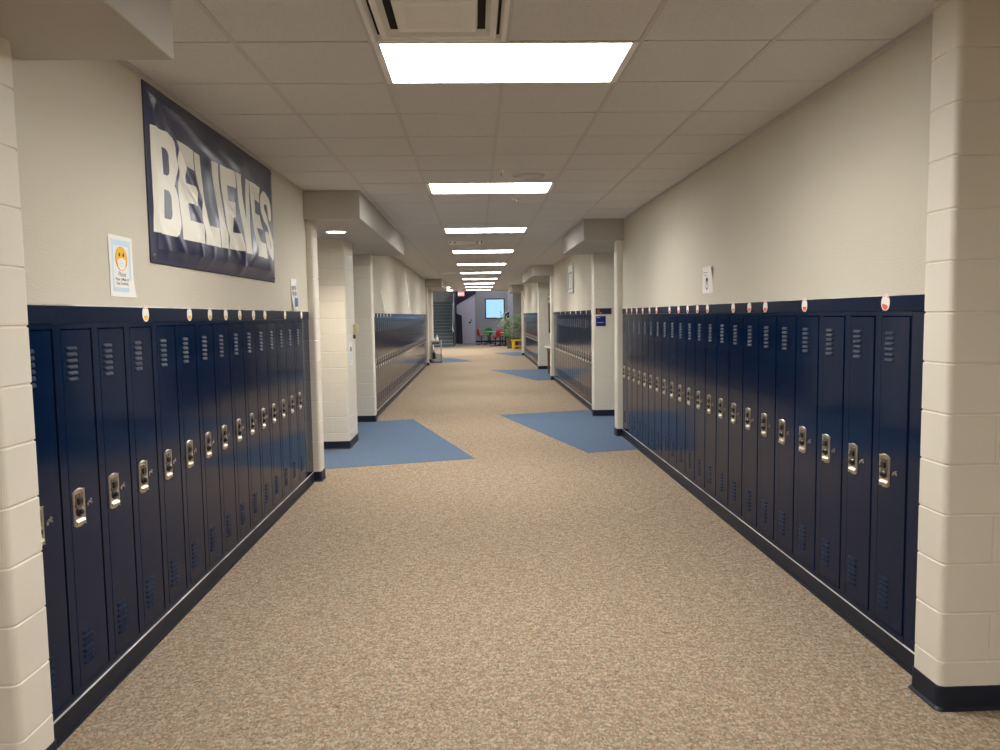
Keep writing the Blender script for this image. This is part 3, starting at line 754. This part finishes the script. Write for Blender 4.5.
# ------------------------------------------------------------------ middle right alcove: table, door window, alarm
t = thing('side_table', 'small wooden table with a white top in the middle right alcove', 'table', (2.33,20.7,.0031))
b = MB(); b.bbox(-.44,.44,-.50,.50,.735,.765,M['paper'],.006); b.build('tabletop', t)
b = MB(); b.bbox(-.37,.37,-.44,.44,.64,.735,M['wood'],.004); b.build('apron', t)
for sx in (-.32,.32):
    for sy in (-.40,.40):
        b = MB(); b.loft([[(sx+q*k,sy+w_*k,z) for q,w_ in ((-1,-1),(1,-1),(1,1),(-1,1))] for k,z in ((.024,0),(.036,.64))], M['wood']); b.build('leg', t)
t = thing('desk_phone', 'dark desk phone on the wooden side table', 'phone', (2.21,20.55,.7692))
b = MB(); b.prism([(-.10,0),(.10,0),(.10,.09),(-.10,.03)],'x',-.10,.10,M['grey']); b.build('phone_base', t)
b = MB(); b.bbox(-.11,-.05,-.09,.11,.085,.125,M['black'],.012); b.build('handset', t)
t = thing('bulletin_panel', 'tall narrow dark panel on the block wall of the middle right alcove', 'panel', (2.33,22.85,1.09))
b = MB(); b.bbox(-.15,.15,-.02,-.001,0,.90,M['frame'],.004); b.build('frame', t)
b = MB(); b.bbox(-.12,.12,-.024,-.019,.03,.87,M['picture'],.002); b.build('dark_face', t)
t = thing('fire_alarm', 'small pale fire alarm above the dark panel, middle right alcove', 'alarm', (2.22,22.849,2.16))
b = MB(); b.bbox(-.06,.06,-.03,.005,-.09,.09,M['tan'],.006); b.build('backbox', t)
b = MB(); b.cyl((0,-.03,.02),(0,-.06,.02),.045,M['white'],r1=.03); b.build('strobe', t)

# ------------------------------------------------------------------ far left alcove: utility cart
t = thing('utility_cart', 'small grey metal cart against the far left pillar', 'cart', (-1.40,26.98,.0031))
for sx in (-.16,.16):
    for sy in (-.26,.26):
        b = MB(); b.cyl((sx,sy,.06),(sx,sy,.80),.014,M['grey'],n=8); b.cyl((sx-.012,sy,.03),(sx+.012,sy,.03),.03,M['black'],n=10); b.build('post', t)
for z in (.10,.62,.74):
    b = MB(); b.bbox(-.18,.18,-.28,.28,z,z+.018,M['grey'],.004); b.bbox(-.18,.18,-.285,-.275,z,z+.045,M['grey'],.002); b.build('shelf', t)
t = thing('spray_bottle', 'white bottle standing on top of the metal cart', 'bottle', (-1.37,26.83,.7617))
b = MB(); q = lambda r,z: [(r*math.cos(2*PI*k/14), r*math.sin(2*PI*k/14), z) for k in range(14)]
b.loft([q(.045,0),q(.05,.02),q(.05,.12),q(.018,.165),q(.016,.19)], M['paper'], smooth=True); b.build('bottle_body', t)
b = MB(); b.bbox(-.02,.02,-.06,.02,.19,.225,M['white'],.006); b.build('trigger', t)
t = thing('tissue_box', 'low white box beside the bottle on the metal cart', 'box', (-1.50,26.88,.7617))
b = MB(); b.bbox(-.055,.055,-.11,.11,0,.085,M['paper'],.005); b.build('carton', t)
b = MB(); b.loft([[(-.02,-.03,.085),(.02,-.03,.085),(.02,.03,.085),(-.02,.03,.085)],[(-.03,-.02,.12),(.01,-.03,.13),(.03,.02,.115),(-.01,.03,.125)]], M['white']); b.build('tissue', t)
t = thing('toolbox', 'black box on the middle shelf of the metal cart', 'box', (-1.42,26.88,.6417))
b = MB(); b.bbox(-.12,.12,-.15,.15,0,.085,M['black'],.008); b.build('case', t)
b = MB(); b.tube([(-.05,-.155,.05),(-.05,-.175,.06),(.05,-.175,.06),(.05,-.155,.05)], .006, M['grey'], 6); b.build('handle', t)
t = thing('bucket', 'white bucket on the bottom shelf of the metal cart', 'bucket', (-1.345,26.90,.1217))
b = MB(); b.loft([q(.075,0),q(.10,.20),q(.104,.20),q(.104,.212),q(.094,.212),q(.07,.01)], M['paper'], smooth=True); b.build('pail', t)
b = MB(); b.tube([(.10*math.cos(a_),-.02-.03*math.sin(a_),.19+.10*math.sin(a_)) for a_ in [PI*k/8 for k in range(9)]], .004, M['grey'], 6); b.build('handle', t)
t = thing('cleaning_bottle', 'dark bottle behind the bucket on the metal cart', 'bottle', (-1.505,27.06,.1217))
b = MB(); b.loft([q(.05,0),q(.055,.02),q(.055,.20),q(.02,.26),q(.018,.29)], M['black'], smooth=True); b.build('bottle_body', t)
b = MB(); b.cyl((0,0,.29),(0,0,.32),.022,M['black']); b.build('cap', t)

# ------------------------------------------------------------------ lobby: stairs, seats, plant
t = thing('staircase', 'grey staircase climbing away at the left of the lobby', 'stairs', (0,40.5,0))
SX0, SX1 = -3.0, -1.20; NR = 14; rise = .178; tread = .285
for k in range(NR):
    b = MB(); b.box(SX0,SX1,k*tread,(k+1)*tread+.02,max(0,k*rise-.10),(k+1)*rise-.03,M['step']); b.bbox(SX0,SX1,k*tread-.025,(k+1)*tread+.02,(k+1)*rise-.03,(k+1)*rise,M['nosing'],.006); b.build('step', t)
b = MB(); b.box(SX0-.1,SX1,NR*tread,NR*tread+2.4,NR*rise-.25,NR*rise,M['step']); b.build('landing', t)
b = MB(); y1 = NR*tread; z1 = NR*rise
b.tube([(SX1-.036,-.30,.80),(SX1+.03,-.36,.86),(SX1-.036,-.30,.95),(SX1-.036,-.05,1.0),(SX1-.036,y1,z1+.95)], .030, M['rail'], 10)
for k in (1,5,9,13): b.cyl((SX1-.036,k*tread,(k+1)*rise+.95-.03),(SX1+.0,k*tread,(k+1)*rise+.80),.012,M['rail'],n=6)
b.build('handrail', t)
b = MB(); b.prism([(-.12,0),(y1,0),(y1,z1+1.9),(-.12,1.15)],'x',SX1+.001,SX1+.035,M['stairnavy']); b.build('guard_wall', t)
sbox('wall_stair', -4.6, -1.2, 46.8, 47.0, 0, 5.6, M['greywall'])

t = thing('upper_stair_flight', 'pale lavender stair enclosure with navy stringer in the lobby', 'stairs', (0,45.3,0))
b = MB(); b.prism([(-1.12,0),(-.04,0),(-.04,2.90),(-1.12,2.28)],'y',.0,1.4,M['lavender']); b.build('side_panel', t)
b = MB(); b.prism([(-1.14,2.27),(.02,2.935),(.02,4.2),(-1.14,3.5)],'y',-.03,1.4,M['stairnavy']); b.build('stringer', t)
b = MB(); b.prism([(-1.16,0),(-.79,0),(-.82,1.66),(-1.16,1.80)],'y',-.35,-.02,M['stairnavy']); b.build('guard_panel', t)
b = MB(); b.tube([(-.40,-.004,1.28),(-.34,-.004,1.20),(-.30,-.004,1.30)], .045, M['ink'], 6); b.tube([(-.27,-.004,1.34),(-.24,-.004,1.42)], .035, M['ink'], 6); b.build('emblem', t)
t = thing('stair_guard', 'navy stair guard with a slanted top beside the lobby window', 'guard', (0,42.75,0))
b = MB(); b.prism([(1.60,0),(1.87,0),(1.87,1.86),(1.60,1.66)],'y',0,.14,M['stairnavy']); b.build('guard_panel', t)
b = MB(); b.tube([(1.56,.07,1.66),(1.86,.07,1.88)], .03, M['rail'], 8); b.build('handrail', t)
sbox('wall_return', 1.885, 2.25, 42.6, 44.6, 0, 5.6, M['lavender'])

def shell_chair(x, y, rz, m, label):
    t = thing('swivel_chair', label, 'chair', (x,y,.0021 if y > 41 else 0), rz, 'molded chairs around the lobby tables')
    t.scale = (1.14,1.14,1.14)
    b = MB(); prof = [(-.20,.44),(-.12,.425),(0,.42),(.12,.425),(.17,.45),(.20,.52),(.215,.62),(.225,.72),(.215,.80)]
    wid = [.19,.21,.215,.215,.215,.215,.205,.185,.12]; g = []
    for (py,pz), w_ in zip(prof, wid):
        row = []
        for k in range(9):
            s_ = -1+k/4.; c_ = s_*s_; row.append((w_*s_, py-(.05*c_ if pz > .46 else 0), pz+(.045*c_ if pz < .46 else 0)))
        g.append(row)
    v = [p for r_ in g for p in r_]; f = [(i*9+j,i*9+j+1,i*9+j+10,i*9+j+9) for i in range(8) for j in range(8)]
    b.mesh(v, f, m, True); o = b.build('seat_shell', t); so = o.modifiers.new('thickness','SOLIDIFY'); so.thickness = .014
    b = MB(); b.cyl((0,0,.05),(0,0,.41),.028,M['black']); b.cyl((0,0,.38),(0,0,.415),.10,M['black'],n=14); b.build('column', t)
    b = MB()
    for k in range(4):
        a = PI/4+k*PI/2; b.loft([[(math.cos(a)*r-math.sin(a)*w_*s_, math.sin(a)*r+math.cos(a)*w_*s_, z_) for s_,z_ in ((-1,z0),(1,z0),(1,z0+.03),(-1,z0+.03))] for r,w_,z0 in ((.0,.03,.035),(.26,.02,.002))], M['black'])
    b.build('base', t)
def round_table(x, y, label):
    t = thing('round_table', label, 'table', (x,y,.0021), 0, 'lobby tables'); Q = lambda r,z: [(r*math.cos(2*PI*k/28), r*math.sin(2*PI*k/28), z) for k in range(28)]
    b = MB(); b.loft([Q(.30,.70),Q(.32,.708),Q(.32,.722),Q(.31,.73)], M['silver'], smooth=False); b.build('tabletop', t)
    b = MB(); b.cyl((0,0,.04),(0,0,.70),.04,M['black']); b.build('pedestal', t)
    b = MB(); b.bbox(-.36,.36,-.035,.035,.001,.04,M['black'],.006); b.bbox(-.035,.035,-.36,.36,.001,.04,M['black'],.006); b.build('foot', t)
round_table(.80, 43.5, 'white round lobby table between the left red chair and a green chair')
round_table(1.30, 41.25, 'white round lobby table between the right hand red and green chairs')
shell_chair(.30, 43.0, 1.9, M['redplastic'], 'red molded chair at the left, against the lavender stair side')
shell_chair(.72, 44.75, -.1, M['greenplastic'], 'green molded chair behind the left lobby table')
shell_chair(1.02, 40.3, -2.2, M['redplastic'], 'red molded chair in front, left of the right hand lobby table')
shell_chair(1.45, 42.05, .2, M['redplastic'], 'red molded chair behind the right hand lobby table')
shell_chair(1.76, 40.25, 2.3, M['greenplastic'], 'green molded chair beside the potted tree')

t = thing('bench', 'low yellow bench in front of the planter at the hall end', 'bench', (2.06,37.05,0), .12)
b = MB(); b.bbox(-.36,.46,-.16,.16,.38,.45,M['yellowpaint'],.01); b.build('seat', t)
for x0 in (-.31,.30):
    b = MB(); b.bbox(x0,x0+.12,-.14,.14,0,.38,M['yellowpaint'],.008); b.build('leg', t)
b = MB(); b.bbox(-.25,.31,-.03,.03,.08,.17,M['yellowpaint'],.005); b.build('stretcher', t)
t = thing('potted_tree', 'leafy potted tree in a dark planter box behind the yellow bench', 'plant', (1.80,37.66,0))
b = MB(); b.loft([[(x*k,y*k,z) for x,y in ((-1,-1),(1,-1),(1,1),(-1,1))] for k,z in ((.26,0),(.30,.47),(.31,.47),(.31,.50),(.27,.50),(.26,.44))], M['planter']); b.build('planter', t)
b = MB(); b.box(-.26,.26,-.26,.26,.42,.45,M['soil']); b.build('soil', t)
b = MB(); rng = random.Random(5); tips = []
for k in range(5):
    a = 2*PI*k/5; p = Vector((.05*math.cos(a),.05*math.sin(a),.45)); r = .02
    for s_ in range(5):
        n_ = p + Vector((math.cos(a)*rng.uniform(.02,.09), math.sin(a)*rng.uniform(.02,.09), rng.uniform(.16,.24))); b.cyl(p, n_, r, M['bark'], r1=r*.8, n=6); p = n_; r *= .8; a += rng.uniform(-.5,.5)
        if s_ > 0: tips.append(p.copy())
        if s_ > 1:
            e = p + Vector((rng.uniform(-.25,.25), rng.uniform(-.25,.25), rng.uniform(.02,.2))); b.cyl(p, e, .007, M['bark'], r1=.004, n=5); tips.append(e)
b.build('trunk', t)
b = MB()
for p in tips:
    for k in range(27):
        c = p + Vector((rng.gauss(0,.11), rng.gauss(-.04,.08), rng.gauss(0,.10))); c.z = max(c.z, .66); c.y = min(c.y, .55)
        d = Vector((rng.gauss(0,1), rng.gauss(0,1), rng.gauss(-.2,.7))).normalized(); s_ = d.orthogonal().normalized(); n_ = d.cross(s_); l_ = rng.uniform(.07,.14); w_ = l_*.24
        b.mesh([c, c+d*l_*.35+s_*w_+n_*.006, c+d*l_*.4-n_*.006, c+d*l_*.35-s_*w_+n_*.006, c+d*l_], [(0,2,1),(0,3,2),(1,2,4),(2,3,4)], M['leaf'])
b.build('foliage', t, fix=False)

# ------------------------------------------------------------------ world, camera, colour
w = bpy.data.worlds.new('daylight'); SC.world = w; w.use_nodes = True; nt = w.node_tree
bg = nt.nodes['Background']; tc = nt.nodes.new('ShaderNodeTexCoord'); sp = nt.nodes.new('ShaderNodeSeparateXYZ'); cr = nt.nodes.new('ShaderNodeValToRGB')
nt.links.new(tc.outputs['Generated'], sp.inputs[0]); nt.links.new(sp.outputs['Z'], cr.inputs[0]); nt.links.new(cr.outputs[0], bg.inputs['Color'])
cr.color_ramp.elements[0].position = 0.; cr.color_ramp.elements[0].color = (.27,.47,.80,1)
cr.color_ramp.elements[1].position = .35; cr.color_ramp.elements[1].color = (.33,.54,.86,1)
bg.inputs['Strength'].default_value = .75

f_px, pitch, yaw, roll = 761.151, -.0782479, .0306860, -.0145947
fw = Vector((math.sin(yaw)*math.cos(pitch), math.cos(yaw)*math.cos(pitch), math.sin(pitch)))
r0 = Vector((math.cos(yaw), -math.sin(yaw), 0)); u0 = r0.cross(fw)
rt = r0*math.cos(roll)+u0*math.sin(roll); up = -r0*math.sin(roll)+u0*math.cos(roll)
cam = bpy.data.cameras.new('camera'); co = bpy.data.objects.new('camera', cam); COL.objects.link(co)
cam.sensor_width = 36; cam.lens = f_px*36/1000; cam.clip_end = 200; cam.clip_start = .05
mw = Matrix((( rt.x, up.x, -fw.x, 0), (rt.y, up.y, -fw.y, 0), (rt.z, up.z, -fw.z, 1.64), (0,0,0,1)))
co.matrix_world = mw; SC.camera = co
vs = SC.view_settings; SC.display_settings.display_device = 'sRGB'
vs.view_transform = 'Standard'; vs.look = 'None'; vs.gamma = 1; vs.use_curve_mapping = False; vs.exposure = 1.2
SC.cycles.max_bounces = 10; SC.cycles.diffuse_bounces = 7; SC.cycles.glossy_bounces = 4; SC.cycles.sample_clamp_indirect = 8
